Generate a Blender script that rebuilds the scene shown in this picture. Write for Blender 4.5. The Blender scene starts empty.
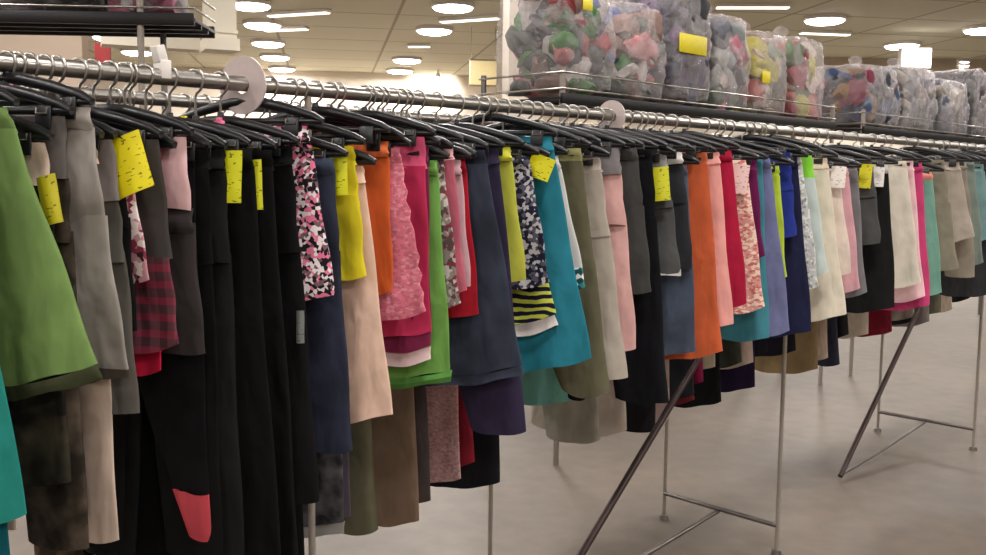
import bpy, bmesh, math, random
from math import sin, cos, pi, radians
from mathutils import Vector, Matrix, noise
random.seed(7)
scene = bpy.context.scene
COL = scene.collection

# ------------------------------------------------------------------ place layout (metres)
TH = radians(45.4)
D = Vector((sin(TH), cos(TH), 0))        # direction along the clothes racks
PA = Vector((cos(TH), -sin(TH), 0))      # across the racks, towards the aisle
PHI = radians(28)                        # hangers are turned a little on the rail
G = PA*cos(PHI) + D*sin(PHI)             # direction of a garment's width
N = D*cos(PHI) - PA*sin(PHI)             # a garment's back face direction
FRONT_D, REAR_D = 1.67, 2.17             # distance of both rails from the camera foot
RAIL_Z = 1.545
def rowp(dist, t, z=0.0, off=0.0):
    return -PA*(dist-off) + D*t + Vector((0, 0, z))

# kind of row: t on rail, waist half width, hem half width, waist z, hem z, kind, colour, pattern, label, extras
FRONT = [
 (0.342, 0.15, 0.261, 1.475, 0.87, 'skirt', (24, 140, 128), 'plain', 'bright teal long skirt at the very left edge, reaching lowest of the teal clothes there', {}),
 (0.358, 0.15, 0.215, 1.475, 0.727, 'skirt', (0, 92, 104), 'plain', 'dark teal skirt peeking out under the bright teal one, left edge', {}),
 (0.422, 0.15, 0.301, 1.465, 1.065, 'skirt', (108, 142, 68), 'plain', 'large leaf-green flared skirt at the left, nearest big garment on the front rail', {'hem': (62, 66, 40), 'fold': 0.006}),
 (0.475, 0.15, 0.176, 1.415, 0.88, 'pants', (60, 56, 40), 'mottle', 'dark olive trousers with a cream waistband, hanging just behind the leaf-green skirt', {'band': (205, 180, 160), 'bandh': 0.07, 'tagw': (0.18, 1.328, 0.036, 0.075, (190, 180, 20), -14)}),
 (0.503, 0.15, 0.171, 1.457, 0.763, 'pants', (88, 74, 60), 'mottle', 'mottled brown trousers with a dark grey waist, behind the leaf-green skirt', {'band': (95, 88, 85), 'bandh': 0.1}),
 (0.536, 0.16, 0.217, 1.473, 1.049, 'pants', (166, 157, 148), 'plain', 'pale grey trousers hanging between the leaf-green skirt and the tilted yellow tag', {'hem': (90, 80, 72)}),
 (0.552, 0.15, 0.168, 1.422, 0.763, 'pants', (205, 180, 160), 'plain', 'long pale beige trousers low beside the black clothes at left', {}),
 (0.571, 0.16, 0.195, 1.423, 0.979, 'pants', (92, 88, 80), 'plain', 'taupe trousers half hidden behind the pale grey trousers', {'band': (125, 115, 110), 'bandh': 0.1}),
 (0.595, 0.15, 0.167, 1.414, 1.111, 'pants', (20, 19, 20), 'plain', 'narrow black trousers just left of the pink and white flowered strip', {}),
 (0.614, 0.14, 0.174, 1.408, 1.197, 'skirt', (215, 150, 160), 'floral', 'narrow pink and white flowered skirt under a big tilted yellow tag', {'tagw': (0.158, 1.383, 0.075, 0.095, (240, 225, 15), -20)}),
 (0.65, 0.16, 0.186, 1.426, 1.081, 'skirt', (104, 58, 66), 'plaid', 'dark grey and pink tartan skirt behind the tilted yellow tag', {'band': (70, 64, 62), 'bandh': 0.2}),
 (0.674, 0.12, 0.123, 1.41, 1.032, 'skirt', (230, 20, 62), 'plain', 'neon red-pink skirt whose hem glows under the pinkish tartan one', {}),
 (0.703, 0.15, 0.183, 1.433, 1.062, 'pants', (58, 50, 50), 'plain', 'black cropped trousers with a tall pale pink waistband', {'band': (228, 178, 180), 'bandh': 0.125}),
 (0.729, 0.14, 0.158, 1.411, 0.715, 'skirt', (16, 17, 20), 'plain', 'black skirt with a coral red bottom band, low between black trousers', {'hem': (214, 66, 78), 'hemh': 0.085, 'wl': -0.11, 'fold': 0.002, 'drop': 0.004}),
 (0.738, 0.16, 0.172, 1.412, 0.677, 'pants', (15, 15, 16), 'plain', 'black long trousers right of the pale pink waistband', {}),
 (0.767, 0.16, 0.188, 1.412, 0.652, 'pants', (24, 24, 25), 'plain', 'charcoal long trousers just left of the upright yellow tag', {}),
 (0.812, 0.17, 0.221, 1.417, 0.605, 'skirt', (10, 10, 11), 'plain', 'black long skirt with a large upright yellow tag at its waist', {'tagw': (0.142, 1.366, 0.05, 0.092, (215, 215, 20), 0)}),
 (0.863, 0.16, 0.208, 1.415, 0.597, 'skirt', (12, 12, 13), 'plain', 'black long skirt with a narrow yellow tag seen edge-on', {'tagw': (0.145, 1.352, 0.024, 0.09, (205, 205, 20), -4)}),
 (0.914, 0.15, 0.2, 1.424, 0.75, 'pants', (10, 11, 12), 'plain', 'black long trousers just left of the dotted pink skirt', {'tagw': (0.186, 1.091, 0.016, 0.06, (105, 110, 105), -3)}),
 (0.97, 0.13, 0.187, 1.464, 1.144, 'skirt', (205, 165, 170), 'speckle', 'narrow skirt speckled pink, white and black, beside the dark blue jeans', {'fold': 0.01}),
 (1.021, 0.14, 0.176, 1.404, 0.825, 'pants', (40, 46, 62), 'denim', 'long dark blue jeans between the speckled skirt and the yellow shorts', {'band': (58, 68, 88)}),
 (1.069, 0.14, 0.165, 1.429, 1.171, 'shorts', (226, 205, 10), 'plain', 'bright yellow shorts with a yellow tag on the waist', {'tagw': (0.122, 1.372, 0.034, 0.08, (214, 214, 15), -4)}),
 (1.091, 0.14, 0.203, 1.39, 0.891, 'skirt', (232, 190, 164), 'plain', 'long pale peach skirt between the yellow shorts and the orange skirt', {}),
 (1.166, 0.13, 0.143, 1.442, 1.129, 'skirt', (222, 88, 28), 'plain', 'short bright orange skirt left of the ruffled pink one', {'band': (228, 104, 48)}),
 (1.185, 0.14, 0.199, 1.429, 1.09, 'skirt', (230, 112, 134), 'ruffle', 'pink ruffled tiered skirt between the orange and the hot pink skirts', {'fold': 0.012, 'tier': 1}),
 (1.253, 0.14, 0.155, 1.454, 1.042, 'skirt', (216, 44, 92), 'plain', 'hot pink skirt with a wide lighter pink waistband', {'band': (232, 80, 124), 'bandh': 0.065}),
 (1.265, 0.137, 0.146, 1.435, 0.975, 'skirt', (140, 36, 78), 'plain', 'deep magenta skirt with a pale hem band under the hot pink one', {'hem': (225, 190, 190)}),
 (1.287, 0.14, 0.177, 1.406, 0.93, 'skirt', (110, 172, 68), 'plain', 'light green skirt with a wide green hem, mid rail', {'hem': (84, 150, 60), 'fold': 0.006}),
 (1.301, 0.14, 0.186, 1.428, 1.098, 'skirt', (150, 138, 130), 'floral2', 'grey and brown flowered skirt just right of the light green one', {'fold': 0.01}),
 (1.33, 0.14, 0.175, 1.444, 1.122, 'skirt', (200, 92, 112), 'plain', 'dusty rose skirt next to the grey flowered one', {'band': (225, 165, 165)}),
 (1.354, 0.14, 0.17, 1.408, 1.131, 'skirt', (206, 160, 168), 'plain', 'pale mauve-pink skirt between the dusty rose and the red ones', {}),
 (1.369, 0.14, 0.176, 1.413, 1.07, 'skirt', (186, 18, 38), 'plain', 'short bright red skirt next to the knee-length dark denim skirt', {}),
 (1.403, 0.16, 0.255, 1.431, 0.933, 'skirt', (48, 53, 68), 'denim', 'wide knee-length dark denim skirt in the middle of the rail', {'band': (40, 46, 60), 'hem': (58, 64, 84)}),
 (1.457, 0.15, 0.223, 1.435, 0.792, 'skirt', (48, 40, 66), 'plain', 'long purplish navy skirt behind the wide denim skirt', {'wl': -0.09}),
 (1.523, 0.13, 0.175, 1.441, 1.136, 'skirt', (176, 178, 48), 'plain', 'narrow olive-yellow skirt beside the wide denim skirt', {'band': (210, 210, 40)}),
 (1.574, 0.14, 0.196, 1.422, 1.126, 'skirt', (86, 84, 100), 'speckle2', 'navy and white printed skirt left of the big turquoise one', {'fold': 0.01}),
 (1.609, 0.105, 0.191, 1.418, 1.017, 'skirt', (60, 60, 70), 'stripe', 'skirt with navy and lime zebra stripes, left of the big turquoise one', {'hem': (215, 205, 200)}),
 (1.636, 0.15, 0.258, 1.469, 0.94, 'skirt', (28, 128, 150), 'plain', 'big turquoise flared skirt with a yellow oval tag on its waist', {'tagw': (0.132, 1.397, 0.06, 0.055, (222, 215, 10), 20)}),
 (1.676, 0.14, 0.218, 1.425, 1.108, 'skirt', (200, 200, 196), 'tealfloral', 'pale grey skirt with a teal flowered hem, right of the turquoise one', {}),
 (1.762, 0.14, 0.227, 1.446, 0.835, 'skirt', (96, 92, 66), 'plain', 'olive khaki long skirt right of the turquoise one', {'band': (150, 148, 90), 'wl': -0.1}),
 (1.837, 0.14, 0.223, 1.424, 0.866, 'pants', (172, 160, 146), 'plain', 'beige trousers between the olive skirt and the pink ones', {}),
 (1.898, 0.15, 0.21, 1.451, 0.931, 'pants', (212, 158, 152), 'plain', 'pale pink trousers with a grey waistband', {'band': (125, 120, 122), 'bandh': 0.07}),
 (1.975, 0.15, 0.2, 1.453, 1.072, 'pants', (66, 64, 62), 'plain', 'charcoal cropped trousers right of the pale pink ones', {'band': (72, 70, 68), 'wl': 0.12}),
 (2.041, 0.15, 0.213, 1.45, 0.764, 'pants', (14, 14, 20), 'plain', 'long black trousers beside the small yellow tag, right of centre', {'wl': 0.07}),
 (2.124, 0.14, 0.188, 1.438, 1.116, 'pants', (74, 74, 74), 'plain', 'dark grey cropped trousers with a small yellow tag, right of centre', {'band': (140, 138, 136), 'hem': (190, 186, 180), 'tagw': (0.13, 1.359, 0.052, 0.092, (214, 212, 30), -6)}),
 (2.217, 0.13, 0.171, 1.449, 1.122, 'shorts', (44, 46, 50), 'plain', 'black shorts with a small white waistband, left of the long orange skirt', {'band': (226, 222, 216)}),
 (2.244, 0.13, 0.175, 1.413, 0.882, 'skirt', (70, 80, 98), 'denim', 'faded blue denim skirt directly left of the long orange skirt', {}),
 (2.326, 0.14, 0.202, 1.449, 0.871, 'skirt', (212, 88, 42), 'plain', 'long burnt orange skirt right of centre', {'band': (226, 110, 64), 'fold': 0.006}),
 (2.39, 0.14, 0.198, 1.454, 0.948, 'skirt', (242, 158, 148), 'plain', 'salmon pink skirt directly right of the long orange one', {}),
 (2.455, 0.14, 0.206, 1.462, 1.003, 'skirt', (190, 18, 58), 'plain', 'crimson skirt right of the salmon pink one', {}),
 (2.562, 0.13, 0.204, 1.434, 0.981, 'skirt', (222, 150, 140), 'ruffle2', 'coral and cream printed skirt with a pinkish white tag', {'fold': 0.01, 'tagw': (0.109, 1.376, 0.062, 0.09, (240, 205, 200), 6)}),
 (2.621, 0.13, 0.165, 1.436, 1.136, 'skirt', (118, 22, 84), 'plain', 'dark magenta skirt between the coral print and the teal one', {}),
 (2.656, 0.13, 0.174, 1.452, 0.872, 'skirt', (56, 134, 150), 'plain', 'muted teal skirt right of the dark magenta one', {'wl': 0.05}),
 (2.706, 0.13, 0.216, 1.444, 0.892, 'skirt', (112, 118, 164), 'plain', 'periwinkle skirt showing under the lime one', {}),
 (2.786, 0.12, 0.159, 1.42, 1.062, 'skirt', (186, 214, 40), 'plain', 'lime yellow skirt right of the muted teal skirt', {}),
 (2.833, 0.13, 0.16, 1.466, 1.192, 'shorts', (38, 56, 158), 'plain', 'royal blue shorts right of the lime yellow skirt', {}),
 (2.882, 0.13, 0.201, 1.448, 0.876, 'skirt', (34, 36, 70), 'plain', 'navy blue skirt right of the royal blue shorts', {}),
 (2.908, 0.13, 0.206, 1.455, 1.019, 'pants', (196, 198, 196), 'speckle3', 'light grey speckled trousers right of the navy skirt', {}),
 (2.977, 0.13, 0.202, 1.47, 1.065, 'skirt', (196, 210, 206), 'plain', 'pale aqua skirt with a bright lime waistband', {'band': (132, 232, 44), 'bandh': 0.09}),
 (3.094, 0.13, 0.216, 1.453, 0.915, 'skirt', (226, 214, 190), 'plain', 'cream skirt right of the lime waistband', {'band': (228, 205, 180)}),
 (3.18, 0.13, 0.194, 1.427, 1.053, 'skirt', (226, 206, 190), 'plain', 'pinkish beige skirt behind a white tag, right of the cream one', {'tagw': (0.131, 1.388, 0.05, 0.075, (244, 236, 228), 3)}),
 (3.282, 0.12, 0.184, 1.421, 0.988, 'skirt', (222, 160, 168), 'plain', 'baby pink narrow skirt left of the grey one', {}),
 (3.353, 0.12, 0.173, 1.444, 0.967, 'skirt', (128, 124, 128), 'plain', 'mid grey skirt left of the black one with the yellow tag', {}),
 (3.478, 0.12, 0.166, 1.455, 1.144, 'shorts', (78, 78, 76), 'plain', 'dark grey shorts just behind the right-hand yellow tag', {'tagw': (0.097, 1.394, 0.045, 0.09, (222, 212, 22), 4)}),
 (3.597, 0.13, 0.185, 1.438, 0.895, 'skirt', (26, 28, 28), 'plain', 'black skirt toward the right end, beside a white tag', {'band': (200, 195, 188), 'tagw': (0.096, 1.392, 0.04, 0.075, (246, 240, 232), 2)}),
 (3.764, 0.13, 0.209, 1.457, 0.978, 'skirt', (226, 216, 196), 'plain', 'cream white skirt between the black and the pink ones', {}),
 (3.859, 0.12, 0.189, 1.459, 0.913, 'skirt', (246, 196, 200), 'plain', 'baby pink skirt directly left of the hot pink one near the right', {}),
 (3.924, 0.13, 0.19, 1.452, 0.875, 'skirt', (222, 62, 122), 'plain', 'hot pink skirt near the right end of the rail', {}),
 (4.062, 0.12, 0.189, 1.417, 0.915, 'skirt', (112, 172, 150), 'plain', 'mint green skirt with a coral waist near the right edge', {'band': (240, 150, 130)}),
 (4.185, 0.12, 0.2, 1.47, 1.01, 'pants', (142, 134, 114), 'plain', 'olive beige trousers right of the mint green skirt', {}),
 (4.359, 0.12, 0.198, 1.465, 1.141, 'skirt', (176, 162, 146), 'plain', 'light beige skirt near the right edge of the picture', {}),
 (4.474, 0.11, 0.179, 1.467, 0.956, 'pants', (150, 138, 120), 'plain', 'sandy brown trousers under the light beige skirt at the right', {}),
 (4.543, 0.12, 0.187, 1.469, 1.016, 'skirt', (128, 142, 130), 'plain', 'sage green skirt near the right edge', {}),
 (4.66, 0.12, 0.189, 1.462, 1.131, 'skirt', (120, 160, 158), 'plain', 'pale sea-green skirt at the right edge', {}),
 (4.764, 0.12, 0.206, 1.473, 0.872, 'skirt', (60, 58, 62), 'plain', 'dark grey skirt cut by the right edge', {}),
 (4.874, 0.12, 0.195, 1.475, 0.999, 'skirt', (170, 150, 130), 'plain', 'tan skirt just past the right edge', {}),
 (5.003, 0.12, 0.196, 1.474, 0.928, 'skirt', (90, 110, 140), 'denim', 'washed denim skirt past the right edge', {}),
]

REAR = [
 (0.679, 0.15, 0.173, 1.43, 0.509, 'pants', (104, 84, 62), 'mottle', 'brown mottled trousers low at the left on the back rail', {}),
 (0.865, 0.17, 0.184, 1.43, 0.3, 'pants', (8, 8, 9), 'plain', 'wide black trousers low at the left, on the back rail', {}),
 (1.094, 0.17, 0.189, 1.43, 0.222, 'pants', (11, 11, 12), 'plain', 'black trousers on the back rail, left of the lavender grey skirt', {}),
 (1.221, 0.17, 0.185, 1.43, 0.231, 'pants', (10, 10, 11), 'plain', 'long black trousers on the back rail, rightmost of the floor-length black ones', {}),
 (1.353, 0.15, 0.183, 1.43, 0.431, 'skirt', (122, 120, 128), 'mottle', 'faded grey print skirt low behind the dark blue jeans', {'hem': (170, 165, 160)}),
 (1.369, 0.15, 0.186, 1.43, 0.471, 'skirt', (108, 98, 116), 'plain', 'lavender grey skirt low behind the dark blue jeans', {}),
 (1.449, 0.14, 0.189, 1.43, 0.41, 'pants', (112, 108, 82), 'plain', 'olive grey trousers low behind the peach skirt', {}),
 (1.6, 0.15, 0.19, 1.43, 0.403, 'skirt', (140, 112, 90), 'plain', 'tan brown skirt low behind the peach skirt', {}),
 (1.65, 0.13, 0.186, 1.43, 0.449, 'skirt', (84, 74, 72), 'plain', 'dark taupe skirt low, right of the tan brown one', {}),
 (1.77, 0.14, 0.186, 1.43, 0.488, 'skirt', (215, 160, 160), 'ruffle', 'pale pink rippled skirt under the light green one', {}),
 (1.816, 0.13, 0.188, 1.43, 0.527, 'skirt', (150, 26, 44), 'plain', 'dark red skirt under the bright red one', {}),
 (1.935, 0.14, 0.183, 1.43, 0.442, 'skirt', (26, 26, 30), 'plain', 'black skirt low behind the wide denim one', {}),
 (2.27, 0.15, 0.188, 1.43, 0.648, 'skirt', (104, 172, 158), 'plain', 'pale mint skirt showing under the turquoise one', {}),
 (2.409, 0.15, 0.189, 1.43, 0.483, 'skirt', (150, 142, 128), 'plain', 'grey-beige skirt low behind the olive khaki one', {'wl': 0.0}),
 (2.555, 0.14, 0.188, 1.43, 0.492, 'skirt', (178, 162, 146), 'plain', 'pale stone skirt low behind the beige trousers', {}),
 (2.736, 0.14, 0.188, 1.43, 0.459, 'pants', (28, 28, 32), 'plain', 'black trousers low behind the charcoal cropped ones', {}),
 (2.826, 0.13, 0.19, 1.43, 0.489, 'skirt', (190, 160, 150), 'plain', 'pale pinkish skirt low beside the diagonal brace', {}),
 (2.98, 0.13, 0.187, 1.43, 0.533, 'skirt', (42, 46, 54), 'plain', 'dark slate skirt under the faded denim one', {'hem': (120, 35, 45)}),
 (3.034, 0.12, 0.189, 1.43, 0.599, 'skirt', (150, 22, 70), 'plain', 'small magenta skirt low under the long orange one', {}),
 (3.123, 0.12, 0.189, 1.43, 0.647, 'skirt', (196, 182, 156), 'plain', 'cream skirt low under the long orange one', {}),
 (3.184, 0.12, 0.185, 1.43, 0.496, 'skirt', (22, 24, 26), 'plain', 'black skirt, lowest hem under the long orange one', {}),
 (3.312, 0.12, 0.188, 1.43, 0.638, 'skirt', (56, 58, 46), 'plain', 'dark olive skirt low under the salmon pink one', {}),
 (3.404, 0.1, 0.189, 1.43, 0.627, 'skirt', (202, 176, 160), 'plain', 'pale peach skirt low under the crimson one', {}),
 (3.443, 0.12, 0.185, 1.43, 0.519, 'skirt', (40, 26, 62), 'plain', 'dark violet skirt low under the coral printed one', {}),
 (3.526, 0.12, 0.187, 1.43, 0.654, 'skirt', (24, 24, 32), 'plain', 'black skirt low under the muted teal one', {}),
 (3.757, 0.12, 0.189, 1.43, 0.635, 'skirt', (26, 22, 36), 'plain', 'blackish navy skirt low under the periwinkle one', {}),
 (3.983, 0.13, 0.188, 1.43, 0.524, 'skirt', (142, 116, 76), 'plain', 'golden tan skirt low under the navy one', {}),
 (4.085, 0.11, 0.189, 1.43, 0.563, 'skirt', (192, 168, 146), 'plain', 'rosy beige skirt low right of the golden tan one', {}),
 (4.194, 0.12, 0.188, 1.43, 0.516, 'pants', (44, 46, 62), 'denim', 'dark blue trousers low under the cream skirt', {}),
 (4.271, 0.11, 0.189, 1.43, 0.651, 'skirt', (28, 30, 30), 'plain', 'black skirt low beside the dark blue trousers', {}),
 (4.508, 0.12, 0.187, 1.43, 0.631, 'skirt', (204, 186, 164), 'plain', 'pale beige skirt low left of the maroon one', {}),
 (4.797, 0.12, 0.186, 1.43, 0.61, 'skirt', (122, 14, 36), 'plain', 'maroon skirt low near the right, under the black and cream ones', {}),
 (5.059, 0.12, 0.187, 1.43, 0.642, 'skirt', (150, 136, 122), 'plain', 'grey-beige skirt low right of the maroon one', {'hem': (30, 32, 30)}),
 (5.263, 0.11, 0.189, 1.43, 0.617, 'skirt', (118, 106, 102), 'plain', 'brownish grey skirt low under the hot pink one near the right', {}),
 (5.446, 0.11, 0.189, 1.43, 0.657, 'skirt', (104, 100, 80), 'plain', 'olive skirt low under the mint green one', {}),
 (5.612, 0.11, 0.188, 1.43, 0.653, 'skirt', (190, 170, 146), 'plain', 'sand skirt low right of the olive one', {}),
 (5.857, 0.12, 0.189, 1.43, 0.698, 'skirt', (24, 24, 28), 'plain', 'black skirt low near the right edge', {}),
 (6.145, 0.12, 0.187, 1.43, 0.724, 'skirt', (34, 30, 34), 'plain', 'black-brown skirt low at the right edge', {}),
]


# ------------------------------------------------------------------ materials
def lin(c):
    return tuple(((v/255)/12.92 if v/255 <= .04045 else (((v/255)+.055)/1.055)**2.4) for v in c)
def C4(c, k=1.0):
    r = lin(c); return (min(r[0]*k, 1), min(r[1]*k, 1), min(r[2]*k, 1), 1)
ALB = 1.0
def new_mat(name):
    m = bpy.data.materials.new(name); m.use_nodes = True
    nt = m.node_tree; b = nt.nodes['Principled BSDF']
    return m, nt, b
def plain(name, col, rough=.6, metal=0.0, bump=0.0, scale=60, var=.06):
    m, nt, b = new_mat(name)
    b.inputs['Roughness'].default_value = rough; b.inputs['Metallic'].default_value = metal
    tc = nt.nodes.new('ShaderNodeTexCoord'); n = nt.nodes.new('ShaderNodeTexNoise'); n.inputs['Scale'].default_value = scale
    nt.links.new(tc.outputs['Object'], n.inputs['Vector'])
    r = nt.nodes.new('ShaderNodeValToRGB')
    r.color_ramp.elements[0].position = .3; r.color_ramp.elements[1].position = .7
    r.color_ramp.elements[0].color = C4(col, 1-var); r.color_ramp.elements[1].color = C4(col, 1+var)
    nt.links.new(n.outputs['Fac'], r.inputs['Fac']); nt.links.new(r.outputs['Color'], b.inputs['Base Color'])
    if bump:
        bp = nt.nodes.new('ShaderNodeBump'); bp.inputs['Strength'].default_value = bump; bp.inputs['Distance'].default_value = .01
        nt.links.new(n.outputs['Fac'], bp.inputs['Height']); nt.links.new(bp.outputs['Normal'], b.inputs['Normal'])
    return m
def emit(name, col, s):
    m, nt, b = new_mat(name)
    b.inputs['Base Color'].default_value = C4(col)
    b.inputs['Emission Color'].default_value = C4(col); b.inputs['Emission Strength'].default_value = s
    return m
def ramp(nt, stops, const=True):
    r = nt.nodes.new('ShaderNodeValToRGB'); cr = r.color_ramp
    if const: cr.interpolation = 'CONSTANT'
    while len(cr.elements) < len(stops): cr.elements.new(.5)
    for e, (p, c) in zip(cr.elements, stops):
        e.position = p; e.color = C4(c)
    return r
_fab = {}
def fabric(col, pat='plain'):
    key = (col, pat)
    if key in _fab: return _fab[key]
    m, nt, b = new_mat('fabric_'+pat)
    b.inputs['Roughness'].default_value = .85
    b.inputs['Specular IOR Level'].default_value = .15
    tc = nt.nodes.new('ShaderNodeTexCoord'); L = nt.links
    no = nt.nodes.new('ShaderNodeTexNoise'); no.inputs['Scale'].default_value = 14; no.inputs['Detail'].default_value = 5
    L.new(tc.outputs['Object'], no.inputs['Vector'])
    out = None
    def vor(scale, stops, stretch=None):
        v = nt.nodes.new('ShaderNodeTexVoronoi'); v.inputs['Scale'].default_value = scale*2.1
        src = tc.outputs['Object']
        if stretch:
            mp = nt.nodes.new('ShaderNodeMapping'); mp.inputs['Scale'].default_value = stretch
            L.new(src, mp.inputs['Vector']); src = mp.outputs['Vector']
        L.new(src, v.inputs['Vector'])
        sp = nt.nodes.new('ShaderNodeSeparateColor'); L.new(v.outputs['Color'], sp.inputs['Color'])
        r = ramp(nt, stops); L.new(sp.outputs['Red'], r.inputs['Fac']); return r.outputs['Color']
    def wave(scale, axis, stops, dist=0.0):
        w = nt.nodes.new('ShaderNodeTexWave'); w.bands_direction = axis
        w.inputs['Scale'].default_value = scale; w.inputs['Distortion'].default_value = dist
        L.new(tc.outputs['Object'], w.inputs['Vector'])
        r = ramp(nt, stops); L.new(w.outputs['Fac'], r.inputs['Fac']); return r.outputs['Color']
    def mix(a, bb, f, mode='MIX'):
        x = nt.nodes.new('ShaderNodeMix'); x.data_type = 'RGBA'; x.blend_type = mode
        x.inputs[0].default_value = f; L.new(a, x.inputs[6]); L.new(bb, x.inputs[7]); return x.outputs[2]
    g_ = .3*col[0]+.59*col[1]+.11*col[2]
    k = tuple(max(2, int((v*.82+g_*.18)*1.0)) for v in col)
    dk = tuple(int(v*.45) for v in k); lt = tuple(min(255, int(v*.5+130)) for v in k)
    if pat == 'mottle':
        n2 = nt.nodes.new('ShaderNodeTexNoise'); n2.inputs['Scale'].default_value = 16; n2.inputs['Detail'].default_value = 3
        L.new(tc.outputs['Object'], n2.inputs['Vector'])
        r = ramp(nt, [(.38, dk), (.62, k)], False); L.new(n2.outputs['Fac'], r.inputs['Fac']); out = r.outputs['Color']
    elif pat == 'camo': 
        out = vor(22, [(0, k), (.45, dk), (.75, tuple(min(255, int(v*1.35)) for v in k))])
    elif pat == 'floral': out = vor(45, [(0, (240, 225, 220)), (.35, k), (.7, (150, 60, 80)), (.85, (60, 40, 45))])
    elif pat == 'floral2': out = vor(55, [(0, k), (.4, (90, 80, 78)), (.6, (205, 195, 188)), (.85, (130, 60, 70))])
    elif pat == 'speckle': out = vor(70, [(0, (30, 26, 32)), (.33, (225, 215, 215)), (.6, (222, 120, 150)), (.85, (120, 90, 95))])
    elif pat == 'speckle2': out = vor(60, [(0, (32, 32, 52)), (.45, k), (.7, (185, 182, 186))])
    elif pat == 'speckle3': out = vor(60, [(0, k), (.6, (225, 226, 222)), (.85, (150, 155, 150))])
    elif pat == 'tealfloral':
        a = ramp(nt, [(0, (60, 130, 130)), (1, k)])
        sx = nt.nodes.new('ShaderNodeSeparateXYZ'); L.new(tc.outputs['Object'], sx.inputs[0])
        fl = vor(35, [(0, (60, 140, 140)), (.4, (235, 235, 228)), (.75, (30, 80, 84))])
        mr = nt.nodes.new('ShaderNodeMath'); mr.operation = 'LESS_THAN'; mr.inputs[1].default_value = -.27
        L.new(sx.outputs['Z'], mr.inputs[0])
        x = nt.nodes.new('ShaderNodeMix'); x.data_type = 'RGBA'; x.inputs[6].default_value = C4(k)
        L.new(mr.outputs[0], x.inputs[0]); L.new(fl, x.inputs[7]); out = x.outputs[2]
    elif pat in ('plaid', 'plaid2'):
        c2 = (165, 52, 80) if pat == 'plaid' else (40, 34, 38)
        a = wave(11, 'Z', [(0, k), (.6, c2)], .3); bb = wave(9, 'X', [(0, k), (.55, dk)], .3)
        out = mix(a, bb, .55)
    elif pat == 'stripe': out = wave(16, 'Z', [(0, (24, 26, 48)), (.55, (200, 205, 80))], 3.5)
    elif pat == 'ruffle': out = vor(60, [(0, k), (.5, tuple(int(v*.9) for v in k)), (.8, tuple(min(255, int(v*.8+50)) for v in k))], (1, 1, 1.6))
    elif pat == 'ruffle2': out = vor(42, [(0, k), (.4, (236, 210, 190)), (.8, (200, 110, 105))], (1, 1, 1.8))
    elif pat == 'denim':
        n2 = nt.nodes.new('ShaderNodeTexNoise'); n2.inputs['Scale'].default_value = 7; n2.inputs['Detail'].default_value = 8
        L.new(tc.outputs['Object'], n2.inputs['Vector'])
        r = ramp(nt, [(.3, tuple(int(v*.82) for v in k)), (.75, tuple(min(255, int(v*1.28)) for v in k))], False)
        L.new(n2.outputs['Fac'], r.inputs['Fac']); out = r.outputs['Color']
    if out is None:
        r = ramp(nt, [(.3, tuple(int(v*.94) for v in k)), (.7, tuple(min(255, int(v*1.05)) for v in k))], False)
        L.new(no.outputs['Fac'], r.inputs['Fac']); out = r.outputs['Color']
    L.new(out, b.inputs['Base Color'])
    mp = nt.nodes.new('ShaderNodeMapping'); mp.inputs['Scale'].default_value = (1.5, 1.5, .7)
    nw = nt.nodes.new('ShaderNodeTexNoise'); nw.inputs['Scale'].default_value = 8; nw.inputs['Detail'].default_value = 2.5; nw.inputs['Distortion'].default_value = .3
    L.new(tc.outputs['Object'], mp.inputs[0]); L.new(mp.outputs[0], nw.inputs['Vector'])
    bp = nt.nodes.new('ShaderNodeBump'); bp.inputs['Strength'].default_value = .6; bp.inputs['Distance'].default_value = .035
    L.new(nw.outputs['Fac'], bp.inputs['Height']); L.new(bp.outputs['Normal'], b.inputs['Normal'])
    _fab[key] = m
    return m
M = dict(
    chrome=plain('chrome', (176, 172, 166), .28, 1.0, 0, 20, .05),
    steel=plain('dull_steel', (128, 122, 118), .4, 1.0, 0, 20, .05),
    bronze=plain('dark_steel', (74, 62, 60), .45, .8),
    post=plain('grey_post', (150, 141, 130), .5, .3),
    black=plain('black_plastic', (24, 24, 26), .35),
    blackm=plain('black_metal', (20, 19, 20), .4, .3),
    white=plain('white_plastic', (228, 222, 214), .4),
    ring=plain('cloudy_plastic', (196, 180, 176), .3),
    yellow=plain('yellow_clip', (226, 208, 20), .4), pink=plain('pink_clip', (232, 110, 150), .4),
    wall=plain('wall_paint', (226, 214, 196), .8, 0, 0, 3, .03),
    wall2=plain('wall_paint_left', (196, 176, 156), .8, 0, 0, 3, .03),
    cream=plain('cream_paint', (222, 214, 196), .7, 0, 0, 3, .03),
    sign=plain('sign_yellow', (240, 222, 166), .6),
    red=plain('red_cloth', (176, 62, 62), .7),
    lamp=emit('lamp_glow', (255, 250, 255), 12.0),
    tube=emit('tube_glow', (255, 246, 230), 1.6),
    box=emit('lightbox_glow', (255, 246, 240), 4.0),
)
def tag_mat(col):
    m, nt, b = new_mat('tag_paper'); b.inputs['Roughness'].default_value = .5
    tc = nt.nodes.new('ShaderNodeTexCoord'); w = nt.nodes.new('ShaderNodeTexNoise')
    mp = nt.nodes.new('ShaderNodeMapping'); mp.inputs['Scale'].default_value = (60, 60, 190)
    w.inputs['Scale'].default_value = 1.0
    nt.links.new(tc.outputs['Object'], mp.inputs[0]); nt.links.new(mp.outputs[0], w.inputs['Vector'])
    r = ramp(nt, [(.0, tuple(int(v*.55) for v in col)), (.36, col)], True)
    nt.links.new(w.outputs['Fac'], r.inputs['Fac']); nt.links.new(r.outputs['Color'], b.inputs['Base Color'])
    return m
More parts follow.
